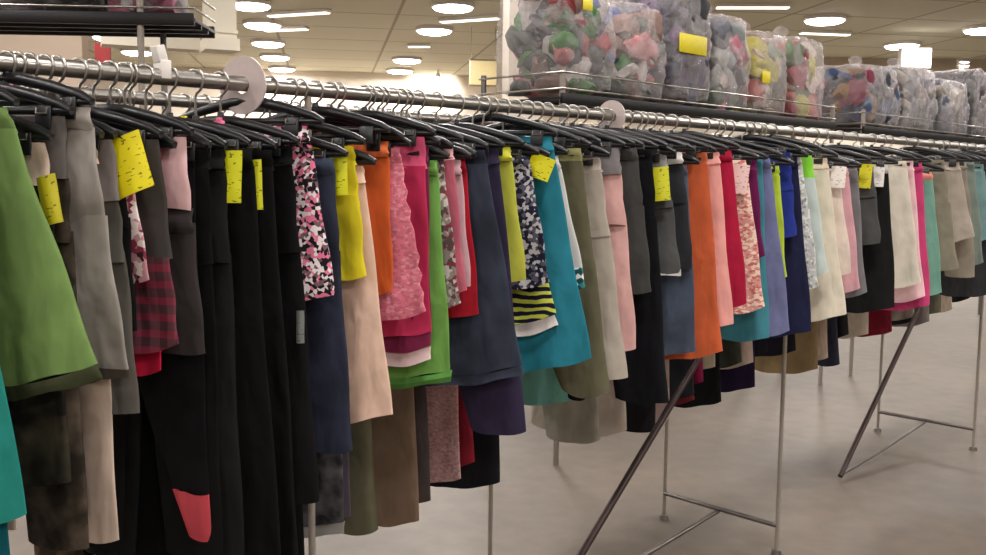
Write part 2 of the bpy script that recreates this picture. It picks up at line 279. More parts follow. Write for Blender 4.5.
def film_mat():
    m, nt, b = new_mat('clear_film')
    L = nt.links
    tr = nt.nodes.new('ShaderNodeBsdfTransparent'); tr.inputs[0].default_value = (.97, .96, .96, 1)
    b.inputs['Base Color'].default_value = (.85, .8, .8, 1); b.inputs['Roughness'].default_value = .16
    lw = nt.nodes.new('ShaderNodeLayerWeight'); lw.inputs[0].default_value = .35
    n = nt.nodes.new('ShaderNodeTexNoise'); n.inputs['Scale'].default_value = 14; n.inputs['Detail'].default_value = 6
    tc = nt.nodes.new('ShaderNodeTexCoord'); L.new(tc.outputs['Object'], n.inputs['Vector'])
    bp = nt.nodes.new('ShaderNodeBump'); bp.inputs['Strength'].default_value = 1.0; bp.inputs['Distance'].default_value = .05
    L.new(n.outputs['Fac'], bp.inputs['Height']); L.new(bp.outputs['Normal'], b.inputs['Normal'])
    ma = nt.nodes.new('ShaderNodeMath'); ma.operation = 'MULTIPLY_ADD'; ma.inputs[1].default_value = .42; ma.inputs[2].default_value = .10
    L.new(lw.outputs['Facing'], ma.inputs[0])
    mx = nt.nodes.new('ShaderNodeMixShader'); L.new(ma.outputs[0], mx.inputs[0]); L.new(tr.outputs[0], mx.inputs[1]); L.new(b.outputs[0], mx.inputs[2])
    L.new(mx.outputs[0], nt.nodes['Material Output'].inputs[0])
    return m
FILM = film_mat()

# ------------------------------------------------------------------ mesh helpers
def finish(name, bm, mats, parent=None, smooth=True):
    me = bpy.data.meshes.new(name)
    bm.normal_update()
    bm.to_mesh(me); bm.free()
    for m in (mats if isinstance(mats, (list, tuple)) else [mats]): me.materials.append(m)
    if smooth:
        for p in me.polygons: p.use_smooth = True
        try: me.set_sharp_from_angle(angle=radians(50))
        except Exception: pass
    o = bpy.data.objects.new(name, me); COL.objects.link(o)
    if parent: o.parent = parent
    return o
def empty(name, loc, rz=0.0):
    o = bpy.data.objects.new(name, None); COL.objects.link(o)
    o.empty_display_size = .05
    o.location = loc; o.rotation_euler = (0, 0, rz); return o
def tag(o, label, cat, group=None, kind=None):
    if label: o['label'] = label
    if cat: o['category'] = cat
    if group: o['group'] = group
    if kind: o['kind'] = kind
    return o
def box(bm, c, s, rot=None, bevel=0.0, mi=0):
    r = bmesh.ops.create_cube(bm, size=1.0)
    vs = r['verts']
    bmesh.ops.scale(bm, vec=Vector(s), verts=vs)
    if rot is not None: bmesh.ops.rotate(bm, cent=(0, 0, 0), matrix=rot, verts=vs)
    bmesh.ops.translate(bm, vec=Vector(c), verts=vs)
    fs = set(f for v in vs for f in v.link_faces)
    for f in fs: f.material_index = mi
    if bevel:
        es = list(set(e for v in vs for e in v.link_edges))
        bmesh.ops.bevel(bm, geom=es, offset=bevel, segments=2, affect='EDGES', profile=.5)
def tube(bm, pts, r, seg=10, cap=True, mi=0):
    pts = [Vector(p) for p in pts]; rings = []
    n = len(pts); prev = None
    for i, p in enumerate(pts):
        d = (pts[min(i+1, n-1)] - pts[max(i-1, 0)]).normalized()
        up = Vector((0, 0, 1)) if abs(d.z) < .95 else Vector((1, 0, 0))
        if prev is not None:
            a = (prev - d*prev.dot(d)).normalized()
        else: a = d.cross(up).normalized()
        prev = a
        bb = d.cross(a)
        rr = r[i] if isinstance(r, (list, tuple)) else r
        rings.append([bm.verts.new(p + (a*cos(2*pi*k/seg) + bb*sin(2*pi*k/seg))*rr) for k in range(seg)])
    for i in range(n-1):
        for k in range(seg):
            f = bm.faces.new((rings[i][k], rings[i][(k+1) % seg], rings[i+1][(k+1) % seg], rings[i+1][k])); f.material_index = mi
    if cap:
        bm.faces.new(rings[0][::-1]).material_index = mi; bm.faces.new(rings[-1]).material_index = mi

# ------------------------------------------------------------------ garments. local x = width (towards aisle), y = back face direction, z up
GZ = math.atan2(G.y, G.x)
def shell(xl0, xr0, xl1, xr1, z0, z1, T0, T1, fold, drop, seed, nv=12, nu=40, z_start=0.0, closed_bottom=False, tier=0, ease=1.0, vh=1.0, capt=True):
    """draped tube of cloth: widths from top to hem, folds growing downwards"""
    bm = bmesh.new(); rings = []
    ph = seed*1.7
    for j in range(nv+1):
        v = j/nv
        e = v**ease
        xl = xl0 + (xl1-xl0)*e; xr = xr0 + (xr1-xr0)*e
        cx = (xl+xr)/2; hw = (xr-xl)/2
        T = T0 + (T1-T0)*v
        ring = []
        for k in range(nu):
            a = 2*pi*k/nu
            ca, sa = cos(a), sin(a)
            x = (abs(ca)**.8)*(1 if ca > 0 else -1)
            y = (abs(sa)**.75)*(1 if sa > 0 else -1)
            px = cx + hw*x
            w = sin(px*(34+6*sin(seed)) + ph)*.6 + sin(px*61 + ph*2.1)*.4
            py = T*y*(1+.25*sin(px*47+ph)*v) + fold*v*w + .004*sin(v*5+ph)
            if tier:
                py += .006*y*(1 if (v*7) % 1 > .5 else 0); px += .004*x*sin(v*44)
            zc = z0 + (z1-z0)*v - drop*v*(1-min(1, x*x)) + .003*v*sin(px*50+ph)
            px += .004*sin(v*9+ph)*v
            ring.append(bm.verts.new((px, py, zc)))
        rings.append(ring)
    for j in range(nv):
        for k in range(nu):
            bm.faces.new((rings[j][k], rings[j+1][k], rings[j+1][(k+1) % nu], rings[j][(k+1) % nu]))
    if capt:
        c = bm.verts.new((sum(v.co.x for v in rings[0])/nu, 0, z0))
        for k in range(nu): bm.faces.new((c, rings[0][k], rings[0][(k+1) % nu]))
    return bm
def split_hem(bm, frac, z_top, z_hem): pass
def garment(dist, row, nxt, idx, group):
    t, wt, wh, zt, zh, kind, col, pat, label, ex = row
    gap = max(.009, min(.07, (nxt-t)*cos(PHI) if nxt else .05))
    T1 = max(.0035, min(.03, gap*.42)); T0 = max(.0035, min(.010, gap*.35))
    fold = min(ex.get('fold', .007), gap*.42)
    T0 = min(T0, .006) if gap < .016 else T0
    nm = {'skirt': 'skirt', 'pants': 'trousers', 'shorts': 'shorts'}[kind]
    root = empty(nm, rowp(dist, t, zt), GZ)
    tag(root, label, {'skirt': 'skirt', 'pants': 'trousers', 'shorts': 'shorts'}[kind], group)
    H = zh-zt                                # negative
    wl = ex.get('wl', min(max(wh*.86, wt*.8), .2))
    drop = .02 + .22*max(0, wh-wt)
    drop = min(drop, .05 if 'wl' not in ex else .014)
    drop = ex.get('drop', drop)
    bandh = ex.get('bandh', .035)
    fab = fabric(tuple(col), pat)
    bandm = fabric(tuple(ex['band']), 'plain') if 'band' in ex else fab
    def wat(z, s):                            # half width at depth z below the waist
        v = z/H
        return wt + ((wh if s > 0 else wl)-wt)*v
    # waistband: own piece with slight thickness
    bw1 = wat(-bandh, 1); bw0 = wat(-bandh, -1)
    bm = shell(-wt, wt, -bw0-.001, bw1+.001, 0, -bandh, T0+.0025, T0+.003, 0, 0, idx, nv=4)
    finish('waistband', bm, bandm, root)
    if kind == 'skirt':
        hemh = .022 if 'hem' in ex else 0
        if 'hem' in ex and kind == 'skirt' and sum(ex['hem']) > 350: hemh = .03
        hemh = ex.get('hemh', hemh)
        zb = H+hemh
        bm = shell(-bw0, bw1, -wat(zb, -1), wat(zb, 1), -bandh+.004, zb, T0, T1, fold, drop, idx, nv=16, nu=56, tier=ex.get('tier', 0), capt=False)
        finish('skirt_panel', bm, fab, root)
        if hemh:
            # the hem band continues the drape of the panel
            bm = bmesh.new(); 
            full = shell(-wat(zb, -1), wat(zb, 1), -wl, wh, zb, H, T1+.0015, T1+.002, 0, 0, idx, nv=2, nu=56, capt=False)
            for vtx in full.verts:
                px = vtx.co.x; x = max(-1, min(1, (px-(wh-wl)/2)/((wh+wl)/2)))
                ph = idx*1.7
                w = sin(px*(34+6*sin(idx)) + ph)*.6 + sin(px*61 + ph*2.1)*.4
                vtx.co.y += fold*w; vtx.co.z -= drop*(1-x*x)
            bm.free(); finish('hem_band', full, fabric(tuple(ex['hem']), 'plain'), root)
    else:
        hip = max(H*.45, -.2)
        bm = shell(-bw0, bw1, -wat(hip, -1), wat(hip, 1), -bandh+.004, hip, T0, T0+.3*(T1-T0)+.002, fold*.3, 0, idx, nv=6, nu=44, capt=False)
        finish('hip_panel', bm, fab, root)
        for s in (1, -1):
            if s > 0: a = shell(.002, wat(hip, 1), wh*.30, wh, hip+.02, H, T0, T1, fold*.6, drop*.3, idx+.4, nv=12, nu=32)
            else: a = shell(-wat(hip, -1), -.002, -wl, -wl*.30, hip+.02, H-.006, T0, T1, fold*.6, drop*.3, idx+.9, nv=12, nu=32)
            lg = finish('trouser_leg', a, fab, root)
            if 'hem' in ex:
                x0, x1 = (wh*.30, wh) if s > 0 else (-wl, -wl*.30)
                a = shell(x0-.002, x1+.002, x0-.002, x1+.002, H+.014-drop*.2, H-.003-drop*.2, T1+.002, T1+.002, fold*.6, 0, idx+.4, nv=1, nu=32, capt=False)
                finish('cuff', a, fabric(tuple(ex['hem']), 'plain'), lg)
    if 'tagw' in ex:
        w, z, tw, thh, tc_, tilt = ex['tagw']
        v = min(1, max(0, (z-zt)/H))
        y = -(T0+(T1-T0)*v) - .02 - fold*v
        bm = bmesh.new()
        # slightly curled sheet of card
        nx, nz = 5, 7; gr = []
        for sgn in (0, 1):
            gg = []
            for i in range(nx+1):
                for j in range(nz+1):
                    xx = (i/nx-.5)*tw; zz = (j/nz-.5)*thh
                    gg.append(bm.verts.new((xx, -.004*sin(pi*i/nx) - .003*cos(3*j/nz) + sgn*.0012, zz)))
            gr.append(gg)
        for i in range(nx):
            for j in range(nz):
                q = [i*(nz+1)+j, (i+1)*(nz+1)+j, (i+1)*(nz+1)+j+1, i*(nz+1)+j+1]
                bm.faces.new([gr[0][k] for k in q]); bm.faces.new([gr[1][k] for k in q[::-1]])
        bm2 = bm
        o = finish('price_tag', bm2, tag_mat(tc_), root)
        o.location = (w, y, z-zt); o.rotation_euler = (0, radians(tilt), 0)
        tag(o, ('yellow' if tc_[0] > 150 and tc_[2] < 100 else 'pale')+' price tag', None)
    return root

# ------------------------------------------------------------------ hangers
_hook = {}
def hook_mesh(L):
    key = round(L, 2)
    if key not in _hook:
        bm = bmesh.new()
        R = .0185
        pts = [(cos(a)*R, 0, sin(a)*R) for a in [radians(200-k*18) for k in range(0, 12)]]
        last = pts[-1]
        pts += [(.012, 0, -.018), (.002, 0, -.026), (0, 0, -.034), (0, 0, -key)]
        tube(bm, pts, .0026, 8)
        o = finish('hook', bm, M['chrome']); _hook[key] = o.data
        bpy.data.objects.remove(o)
    return _hook[key]
_hp = {}
def hanger_parts():
    bm = bmesh.new()
    # sloping shoulders, a straight lower bar and a collar
    for s in (1, -1):
        tube(bm, [(0, 0, .036), (s*.03, 0, .034), (s*.09, 0, .021), (s*.145, 0, .006), (s*.165, 0, -.004)], [.010, .0105, .0095, .008, .0065], 8)
    tube(bm, [(-.165, 0, -.004), (-.08, 0, -.003), (0, 0, -.002), (.08, 0, -.003), (.165, 0, -.004)], .0062, 8)
    tube(bm, [(0, 0, .03), (0, 0, .052)], [.009, .006], 10)
    o = finish('hanger_bar', bm, M['black']); _hp['bar'] = o.data; bpy.data.objects.remove(o)
    bm = bmesh.new()
    for s in (1, -1):
        box(bm, (0, s*.0075, -.012), (.03, .004, .036), Matrix.Rotation(s*radians(7), 3, 'X'), .0012)
    tube(bm, [(-.014, 0, .002), (.014, 0, .002)], .006, 8)
    o = finish('clip', bm, M['black']); _hp['clip'] = o.data; bpy.data.objects.remove(o)
    bm = bmesh.new(); tube(bm, [(-.010, -.0105, .003), (-.010, -.012, -.006), (.010, -.012, -.006), (.010, -.0105, .003)], .0014, 6)
    o = finish('clip_spring', bm, M['chrome']); _hp['spring'] = o.data; bpy.data.objects.remove(o)
hanger_parts()
def hanger(dist, t, zt, wt, label, group, tilt=0.0, springs=True):
    zb = zt - RAIL_Z + .012               # bar height relative to the rail centre
    root = empty('clip_hanger', rowp(dist, t, RAIL_Z), GZ + tilt)
    tag(root, label, 'clothes hanger', group)
    h = bpy.data.objects.new('hook', hook_mesh(-zb-.04)); COL.objects.link(h); h.parent = root
    b = bpy.data.objects.new('hanger_bar', _hp['bar']); COL.objects.link(b); b.parent = root; b.location = (0, 0, zb)
    for s in (1, -1):
        c = bpy.data.objects.new('clip', _hp['clip']); COL.objects.link(c); c.parent = root; c.location = (s*min(wt*.78, .145), 0, zb-.002)
        if springs:
            d = bpy.data.objects.new('clip_spring', _hp['spring']); COL.objects.link(d); d.parent = c
    return root

def hlabel(l):
    s = 'black clip hanger holding the ' + l
    if len(s.split()) > 16: s = 'hanger of the ' + l
    if len(s.split()) > 16: s = 'hanger of the ' + l.split(',')[0]
    return s
for (rows, dist, group, hg) in ((FRONT, FRONT_D, 'clothes on the front rail', 'black clip hangers on the front rail'),
                                (REAR, REAR_D, 'clothes on the back rail', 'black clip hangers on the back rail')):
    for i, r in enumerate(rows):
        nxt = rows[i+1][0] if i+1 < len(rows) else None
        if i > 0 and nxt: nxt = min(nxt, r[0] + (r[0]-rows[i-1][0])*1.0 + .004) if False else nxt
        prv = rows[i-1][0] if i else r[0]-.05
        gapn = min((nxt-r[0]) if nxt else .05, r[0]-prv)
        garment(dist, r, r[0]+gapn, i + (0 if dist == FRONT_D else 100), group)
        hanger(dist, r[0], r[3], r[1], hlabel(r[8]), hg, random.uniform(-.03, .03))
# bare hangers that fill the back rail between the clothes
ts = [r[0] for r in REAR]
t = .58; k = 0
while t < 3.2:
    if min(abs(t-q) for q in ts) > .026:
        hanger(REAR_D, t, 1.43+random.uniform(-.015, .015), .15, 'black clip hanger hanging empty on the back rail', 'empty black hangers on the back rail', random.uniform(-.1, .1), False)
    t += random.uniform(.028, .045)

ts = sorted(r[0] for r in FRONT)
for a_, b_ in zip(ts[3:], ts[4:]):
    if a_ > 2.4: break
    n_ = int((b_-a_)/.034)
    for q in range(1, n_):
        if abs(a_+(b_-a_)*q/n_ - .8) < .03: continue
        hanger(FRONT_D, a_+(b_-a_)*q/n_, 1.455, .15, 'black clip hanger hanging empty between clothes on the front rail', 'empty black hangers on the front rail', random.uniform(-.08, .08), False)
# ------------------------------------------------------------------ racks: one double-sided rack every 2.02 m
def rack(t0, label):
    root = empty('clothes_rack', rowp((FRONT_D+REAR_D)/2, t0), math.atan2(D.y, D.x))
    tag(root, label, 'clothes rack', 'double-sided clothes racks')
    hd = (REAR_D-FRONT_D)/2                  # local x along the rack, local y away from the aisle
    Lk = 2.02
    for s in (-1, 1):
        bm = bmesh.new(); tube(bm, [(-.0, s*hd, RAIL_Z), (Lk-.003, s*hd, RAIL_Z)], .015, 16)
        r = finish('hanging_rail', bm, M['chrome'], root)
        for xx in (.02, 1.01):
            if xx < .5 and (s < 0 or not (2 < t0 < 3)): continue
            bm = bmesh.new(); tube(bm, [(xx, s*hd, .012), (xx, s*hd, RAIL_Z-.014)], .0075, 12)
            p = finish('post', bm, M['post'], root)
            bm = bmesh.new(); tube(bm, [(xx, s*hd, 0), (xx, s*hd, .018)], [.02, .016], 12); finish('foot', bm, M['steel'], p)
    for xx in (1.01,):
        for zz in (.11, ):
            bm = bmesh.new(); tube(bm, [(xx, -hd, zz), (xx, 0, zz), (xx, hd, zz)], .009, 12)
            finish('crossbar', bm, M['steel'], root)
    bm = bmesh.new(); tube(bm, [(1.0, 0, .86), (.03, 0, .014)], .0125, 12); finish('diagonal_brace', bm, M['bronze'], root)
    bm = bmesh.new(); tube(bm, [(1.01, 0, .10), (.5, 0, .05), (.03, 0, .02)], .008, 12); finish('base_bar', bm, M['steel'], root)
    bm = bmesh.new(); tube(bm, [(1.01, -hd, .86), (1.01, hd, .86)], .009, 12); finish('crossbar', bm, M['steel'], root)
    return root
rack(-1.92, 'chrome double-sided clothes rack nearest the camera, cut off at the left edge')
rack(.10, 'chrome double-sided clothes rack holding the black and hot pink clothes')
rack(2.12, 'chrome double-sided clothes rack with a diagonal brace under the burnt orange skirt')
rack(4.14, 'chrome double-sided clothes rack with a diagonal brace under the hot pink skirt at the right')
rack(6.16, 'chrome double-sided clothes rack farthest along the row')
# square white sleeve standing on the near rail
bm = bmesh.new(); box(bm, (0, 0, 0), (.020, .032, .034), None, .002); box(bm, (-.006, 0, .028), (.018, .026, .03), Matrix.Rotation(radians(-14), 3, 'Y'), .002)
o = finish('rail_sleeve', bm, M['white']); o.location = rowp(FRONT_D, .80, RAIL_Z+.012); o.rotation_euler = (0, 0, math.atan2(D.y, D.x))
tag(o, 'small white sleeve clipped on the front rail, above the pale pink waistband', 'rail clip')

# ------------------------------------------------------------------ round size dividers, small coloured clips
def divider(t, label, R=.054, w=0.0):
    bm = bmesh.new(); seg = 40; rings = []
    for x in (-.0018, .0018):
        for r in (R, .0165):
            rings.append([bm.verts.new((x, cos(2*pi*k/seg)*r, sin(2*pi*k/seg)*r)) for k in range(seg)])
    for k in range(seg):
        n = (k+1) % seg
        bm.faces.new((rings[0][k], rings[0][n], rings[1][n], rings[1][k]))
        bm.faces.new((rings[2][n], rings[2][k], rings[3][k], rings[3][n]))
        bm.faces.new((rings[0][n], rings[0][k], rings[2][k], rings[2][n]))
        bm.faces.new((rings[1][k], rings[1][n], rings[3][n], rings[3][k]))
    bmesh.ops.recalc_face_normals(bm, faces=bm.faces)
    o = finish('size_divider', bm, M['ring']); o.location = rowp(FRONT_D, t, RAIL_Z-.003); o.rotation_euler = (0, 0, math.atan2(D.y, D.x)+w)
    tag(o, label, 'size divider', 'round white size dividers on the front rail')
divider(.962, 'round milky white size divider on the front rail, the larger one toward the left', .056, .35)
divider(2.10, 'round milky white size divider on the front rail, right of the middle', .046, .1)
def size_clip(dist, t, off, z, mat, label):
    bm = bmesh.new()
    box(bm, (0, 0, 0), (.022, .007, .014), None, .002); box(bm, (0, 0, .009), (.010, .0075, .008), None, .001)
    o = finish('size_clip', bm, mat); o.location = rowp(dist, t, z) + G*off; o.rotation_euler = (0, 0, GZ)
    tag(o, label, 'size clip', 'small coloured size clips on the hangers')
size_clip(FRONT_D, .812, .03, 1.462, M['yellow'], 'tiny yellow size clip on a hanger just under the front rail')
size_clip(FRONT_D, .863, .05, 1.462, M['pink'], 'tiny pink size clip on a hanger, just right of the yellow clip')
size_clip(FRONT_D, .503, .05, 1.495, M['pink'], 'tiny pink size clip on a hanger close to the left edge')

# ------------------------------------------------------------------ shelf units carrying plastic bags
def shelf_unit(name, org, rz, length, depth, z, label, group, posts, rim=.12):
    root = empty(name, org, rz); tag(root, label, 'shelf rack', group)
    bm = bmesh.new()
    for y in (0, depth): box(bm, (length/2, y, z), (length, .02, .05), None, .003)
    n = int(length/.06)
    for k in range(n+1): box(bm, (length*k/n, depth/2, z), (.006, depth, .012))
    for y in (depth*.33, depth*.66): box(bm, (length/2, y, z-.01), (length, .015, .03))
    finish('wire_shelf', bm, M['blackm'], root)
    for zz in (z+.045, z+rim):
        bm = bmesh.new(); tube(bm, [(0, depth, zz), (0, 0, zz), (length, 0, zz), (length, depth, zz)], .005, 8)
        finish('guard_rail', bm, M['chrome'], root)
    for x in posts:
        for y in (.012, depth-.012):
            bm = bmesh.new(); tube(bm, [(x, y, 0), (x, y, z+rim+.02)], .014, 12); finish('post', bm, M['post'] if y < .1 else M['steel'], root)
    return root
PAL = {
 'mix': [(176, 60, 66), (205, 130, 130), (70, 74, 66), (150, 120, 110), (60, 90, 160), (70, 130, 60), (215, 205, 200), (60, 50, 60)],
 'dark': [(60, 52, 76), (72, 60, 110), (50, 60, 100), (36, 36, 42), (80, 74, 70), (110, 80, 120)],
 'pale': [(190, 190, 185), (140, 150, 150), (110, 110, 120), (205, 190, 180), (170, 50, 70), (90, 110, 90), (215, 130, 150)],
 'pink': [(206, 120, 110), (214, 186, 160), (160, 60, 70), (120, 130, 100), (222, 200, 190), (200, 190, 60), (110, 150, 90)],
 'navy': [(60, 80, 120), (36, 36, 44), (30, 30, 34), (150, 106, 40), (60, 30, 44), (140, 40, 70)],
 'grey': [(130, 126, 120), (96, 98, 104), (76, 84, 104), (150, 140, 128), (110, 84, 74)],
 'white': [(205, 200, 205), (180, 172, 178), (150, 140, 148)], 'rose': [(140, 76, 96), (90, 84, 88), (150, 140, 140)],
 'charcoal': [(52, 48, 50), (40, 38, 40), (70, 62, 62), (60, 60, 58)],
}
_pm = {}
def bag(root_loc, rz, w, d, h, pal, label, group, seed, tagpos=None, name='plastic_bag', film=True, cat='bag of goods'):
    rnd = random.Random(seed)
    root = empty(name, root_loc, rz); tag(root, label, cat, group)
    cols = [tuple(int(v*.85) for v in c) for c in PAL[pal]]
    mats = []
    for c in cols:
        if c not in _pm: _pm[c] = plain('bagged_cloth', c, .75, 0, .4, 40, .15)
        mats.append(_pm[c])
    bm = bmesh.new()
    n = int(70*w*h/.25) + 36
    for k in range(n):
        r = bmesh.ops.create_icosphere(bm, subdivisions=2, radius=1.0)
        vs = r['verts']; s = rnd.uniform(.35, 1.0)
        sx, sy, sz = sorted(rnd.uniform(.03, .125) for _ in range(3))[::rnd.choice((1,-1))]
        zc = rnd.uniform(.04, h*.90-.03)
        kx = .5*w*(1-.25*(zc/h)**2)-.05
        c = Vector((rnd.uniform(-kx, kx), rnd.uniform(-d/2+.045, d/2-.08), zc))
        off = rnd.uniform(0, 99); rot = Matrix.Rotation(rnd.uniform(0, 3), 3, Vector((rnd.random(), rnd.random(), rnd.random())).normalized())
        mi = rnd.randrange(len(cols))
        for v in vs:
            p = v.co.copy(); q = p*(1+.45*noise.noise(p*1.8+Vector((off, 0, 0))))
            v.co = c + rot @ Vector((q.x*sx, q.y*sy, q.z*sz))
            v.co.z = min(max(v.co.z, .006), h*.98)
            v.co.x = max(-w*.49, min(w*.49, v.co.x)); v.co.y = max(-d*.49, min(d*.49, v.co.y))
        for f in set(f for v in vs for f in v.link_faces): f.material_index = mi
    ct = finish('bag_contents', bm, mats, root); tag(ct, None, None, None, 'stuff')
    if film:
        bm = bmesh.new(); r = bmesh.ops.create_icosphere(bm, subdivisions=5, radius=1.0)
        for v in r['verts']:
            p = v.co.copy()
            m = max(abs(p.x), abs(p.y), abs(p.z))
            q = p.lerp(p/m*.97, .80)
            ns = .055*noise.noise(p*2.6+Vector((seed*3.1, 0, 0))) + .03*noise.noise(p*7+Vector((0, seed, 0)))
            q *= (1+ns)
            zz = (q.z+1)/2
            tp = 1-.22*max(0, zz-.5)
            v.co = Vector((q.x*w/2*tp*1.07, q.y*d/2*tp*1.07, max(.002, zz*h*1.03)))
        finish('plastic_film', bm, FILM, root)
        bm = bmesh.new()
        tube(bm, [(0, 0, h*.97), (.01, 0, h*1.02), (.02, .01, h*1.06), (.05, .02, h*1.12)], [.05, .022, .025, .05], 12)
        for v in bm.verts: v.co += Vector((noise.noise(v.co*40)*.02, noise.noise(v.co*40+Vector((9, 0, 0)))*.02, 0))
        finish('tied_neck', bm, FILM, root)
    if tagpos:
        for (x, z, tw, th) in tagpos:
            bm = bmesh.new(); box(bm, (0, 0, 0), (tw, .003, th), None, .001)
            o = finish('paper_tag', bm, M['yellow'], root); o.location = (x, -d/2*1.02-.012, z); o['label'] = 'yellow paper tag'
    return root
RZ = math.atan2(D.y, D.x)
SH_D = 2.95; SH_Z = 1.745; DEP = .55
shelf_unit('shelf_rack', rowp(SH_D, 3.34), RZ, 2.74, DEP, SH_Z, 'black and chrome wire shelf rack heaped with multicoloured plastic bags', 'wire shelf racks behind the clothes', (.02, 2.72))
shelf_unit('shelf_rack', rowp(SH_D, 6.5), RZ, 4.2, DEP, SH_Z-.005, 'black wire shelf rack at the right with dark and grey plastic bags', 'wire shelf racks behind the clothes', (.02, 4.18))
gb = 'clear plastic bags of goods on the shelf racks'
zs = SH_Z+.03
for (t, w, h, pal, label, sd, tg) in (
    (3.60, .40, .60, 'mix', 'clear plastic bag of red, pink and blue goods, leftmost on the shelf', 1, [(-.05, .42, .07, .05)]),
    (4.03, .39, .50, 'mix', 'clear plastic bag of reddish and grey goods, second from the left on the shelf', 2, None),
    (4.46, .39, .68, 'dark', 'plastic bag of purple and navy goods with a wide yellow tag', 3, [(-.02, .33, .26, .1)]),
    (4.89, .39, .55, 'pale', 'clear plastic bag of pale grey and red goods in the middle of the shelf', 4, None),
    (5.32, .39, .50, 'pink', 'clear plastic bag of pink and yellow goods, second from the right on the shelf', 5, [(-.1, .22, .09, .07)]),
    (5.80, .44, .52, 'pink', 'clear plastic bag of salmon and green goods at the right end of the first shelf', 6, None)):
    bag(rowp(SH_D, t, zs, -DEP/2), RZ, w, .46, h, pal, label, gb, sd, tg)
for (t, w, h, pal, label, sd, tg) in (
    (6.92, .62, .45, 'navy', 'clear plastic bag of black, blue and orange goods on the right-hand shelf', 11, None),
    (7.60, .66, .50, 'grey', 'clear plastic bag of folded grey goods on the right-hand shelf', 12, None),
    (8.32, .68, .46, 'grey', 'clear plastic bag of brownish grey goods at the right edge of the shelf', 13, None),
    (9.05, .66, .60, 'charcoal', 'clear plastic bag of charcoal goods high at the right edge', 14, None)):
    bag(rowp(SH_D, t, zs-.005, -DEP/2), RZ, w, .46, h, pal, label, gb, sd, tg)

# shelf at the top left, standing across the view
def camdir(): return Vector((1, -.02, 0))
u = shelf_unit('shelf_rack', Vector((-2.75, 3.86, 0)), radians(3), 1.53, .34, 2.0, 'chrome wire shelf rack at the top left carrying dark sacks', 'wire shelf racks behind the clothes', (.02, 1.31), .10)
gs = 'sacks on the top left shelf'
for (x, w, h, pal, label, sd) in ((.10, .40, .5, 'charcoal', 'dark charcoal sack at the top left corner', 21), (.45, .26, .42, 'charcoal', 'small black sack left of the whitish one on the top left shelf', 22),
        (.72, .22, .38, 'white', 'whitish sack among the dark ones on the top left shelf', 24), (.99, .28, .42, 'charcoal', 'dark sack just right of the whitish one on the top left shelf', 23), (1.30, .28, .3, 'rose', 'rose pink and grey sack at the right end of the top left shelf', 25)):
    bag(Vector((-2.75, 3.86, 2.026)) + Matrix.Rotation(radians(3), 3, 'Z') @ Vector((x, .17, 0)), radians(3), w, .30, h, pal, label, gs, sd, None, 'cloth_sack', False, 'sack')

# ------------------------------------------------------------------ room
AX = radians(10.0)                        # the building's axis is turned a little to the left of the view
FA = Vector((-sin(AX), cos(AX), 0)); FR = Vector((cos(AX), sin(AX), 0))
CEIL = 4.5
def struct(name, bm, mat, smooth=False):
    o = finish(name, bm, mat, None, smooth); o['kind'] = 'structure'; return o
def obox(name, a, b, z0, z1, thick, mat):
    """upright slab from point a to b"""
    a = Vector((a[0], a[1], 0)); b = Vector((b[0], b[1], 0)); d = (b-a)
    bm = bmesh.new(); box(bm, (0, 0, 0), (d.length, thick, z1-z0))
    o = struct(name, bm, mat); o.location = (a+b)/2 + Vector((0, 0, (z0+z1)/2)); o.rotation_euler = (0, 0, math.atan2(d.y, d.x)); return o
def W(r, f): return FR*r + FA*f
# floor: smooth worn concrete
m, nt, b = new_mat('floor_concrete'); L = nt.links
tc = nt.nodes.new('ShaderNodeTexCoord'); n = nt.nodes.new('ShaderNodeTexNoise'); n.inputs['Scale'].default_value = .9; n.inputs['Detail'].default_value = 5
n2 = nt.nodes.new('ShaderNodeTexNoise'); n2.inputs['Scale'].default_value = 9; n2.inputs['Detail'].default_value = 6
L.new(tc.outputs['Object'], n.inputs['Vector']); L.new(tc.outputs['Object'], n2.inputs['Vector'])
r = ramp(nt, [(.35, (97, 86, 75)), (.65, (115, 102, 89))], False); L.new(n.outputs['Fac'], r.inputs['Fac'])
r2 = ramp(nt, [(.3, (226, 226, 226)), (.7, (255, 255, 255))], False); L.new(n2.outputs['Fac'], r2.inputs['Fac'])
x = nt.nodes.new('ShaderNodeMix'); x.data_type = 'RGBA'; x.blend_type = 'MULTIPLY'; x.inputs[0].default_value = 1
L.new(r.outputs[0], x.inputs[6]); L.new(r2.outputs[0], x.inputs[7]); L.new(x.outputs[2], b.inputs['Base Color'])
b.inputs['Roughness'].default_value = .5
bm = bmesh.new(); box(bm, (0, 0, -.05), (64, 64, .1)); fl = struct('floor', bm, m); fl.rotation_euler = (0, 0, AX); fl.location = (0, 8, 0)
# ceiling: tiles in a dark grid
m, nt, b = new_mat('ceiling_tiles'); L = nt.links
tc = nt.nodes.new('ShaderNodeTexCoord'); br = nt.nodes.new('ShaderNodeTexBrick')
br.offset = 0; br.inputs['Scale'].default_value = 1; br.inputs['Brick Width'].default_value = 2.4; br.inputs['Row Height'].default_value = 1.8
br.inputs['Mortar Size'].default_value = .035; br.inputs['Mortar Smooth'].default_value = .2
br.inputs['Color1'].default_value = C4((204, 200, 178)); br.inputs['Color2'].default_value = C4((196, 192, 170)); br.inputs['Mortar'].default_value = C4((150, 144, 122))
L.new(tc.outputs['Object'], br.inputs['Vector']); L.new(br.outputs['Color'], b.inputs['Base Color']); b.inputs['Roughness'].default_value = .9
bm = bmesh.new(); box(bm, (0, 0, CEIL+.05), (64, 64, .1)); ce = struct('ceiling', bm, m); ce.rotation_euler = (0, 0, AX); ce.location = (0, 8, 0)
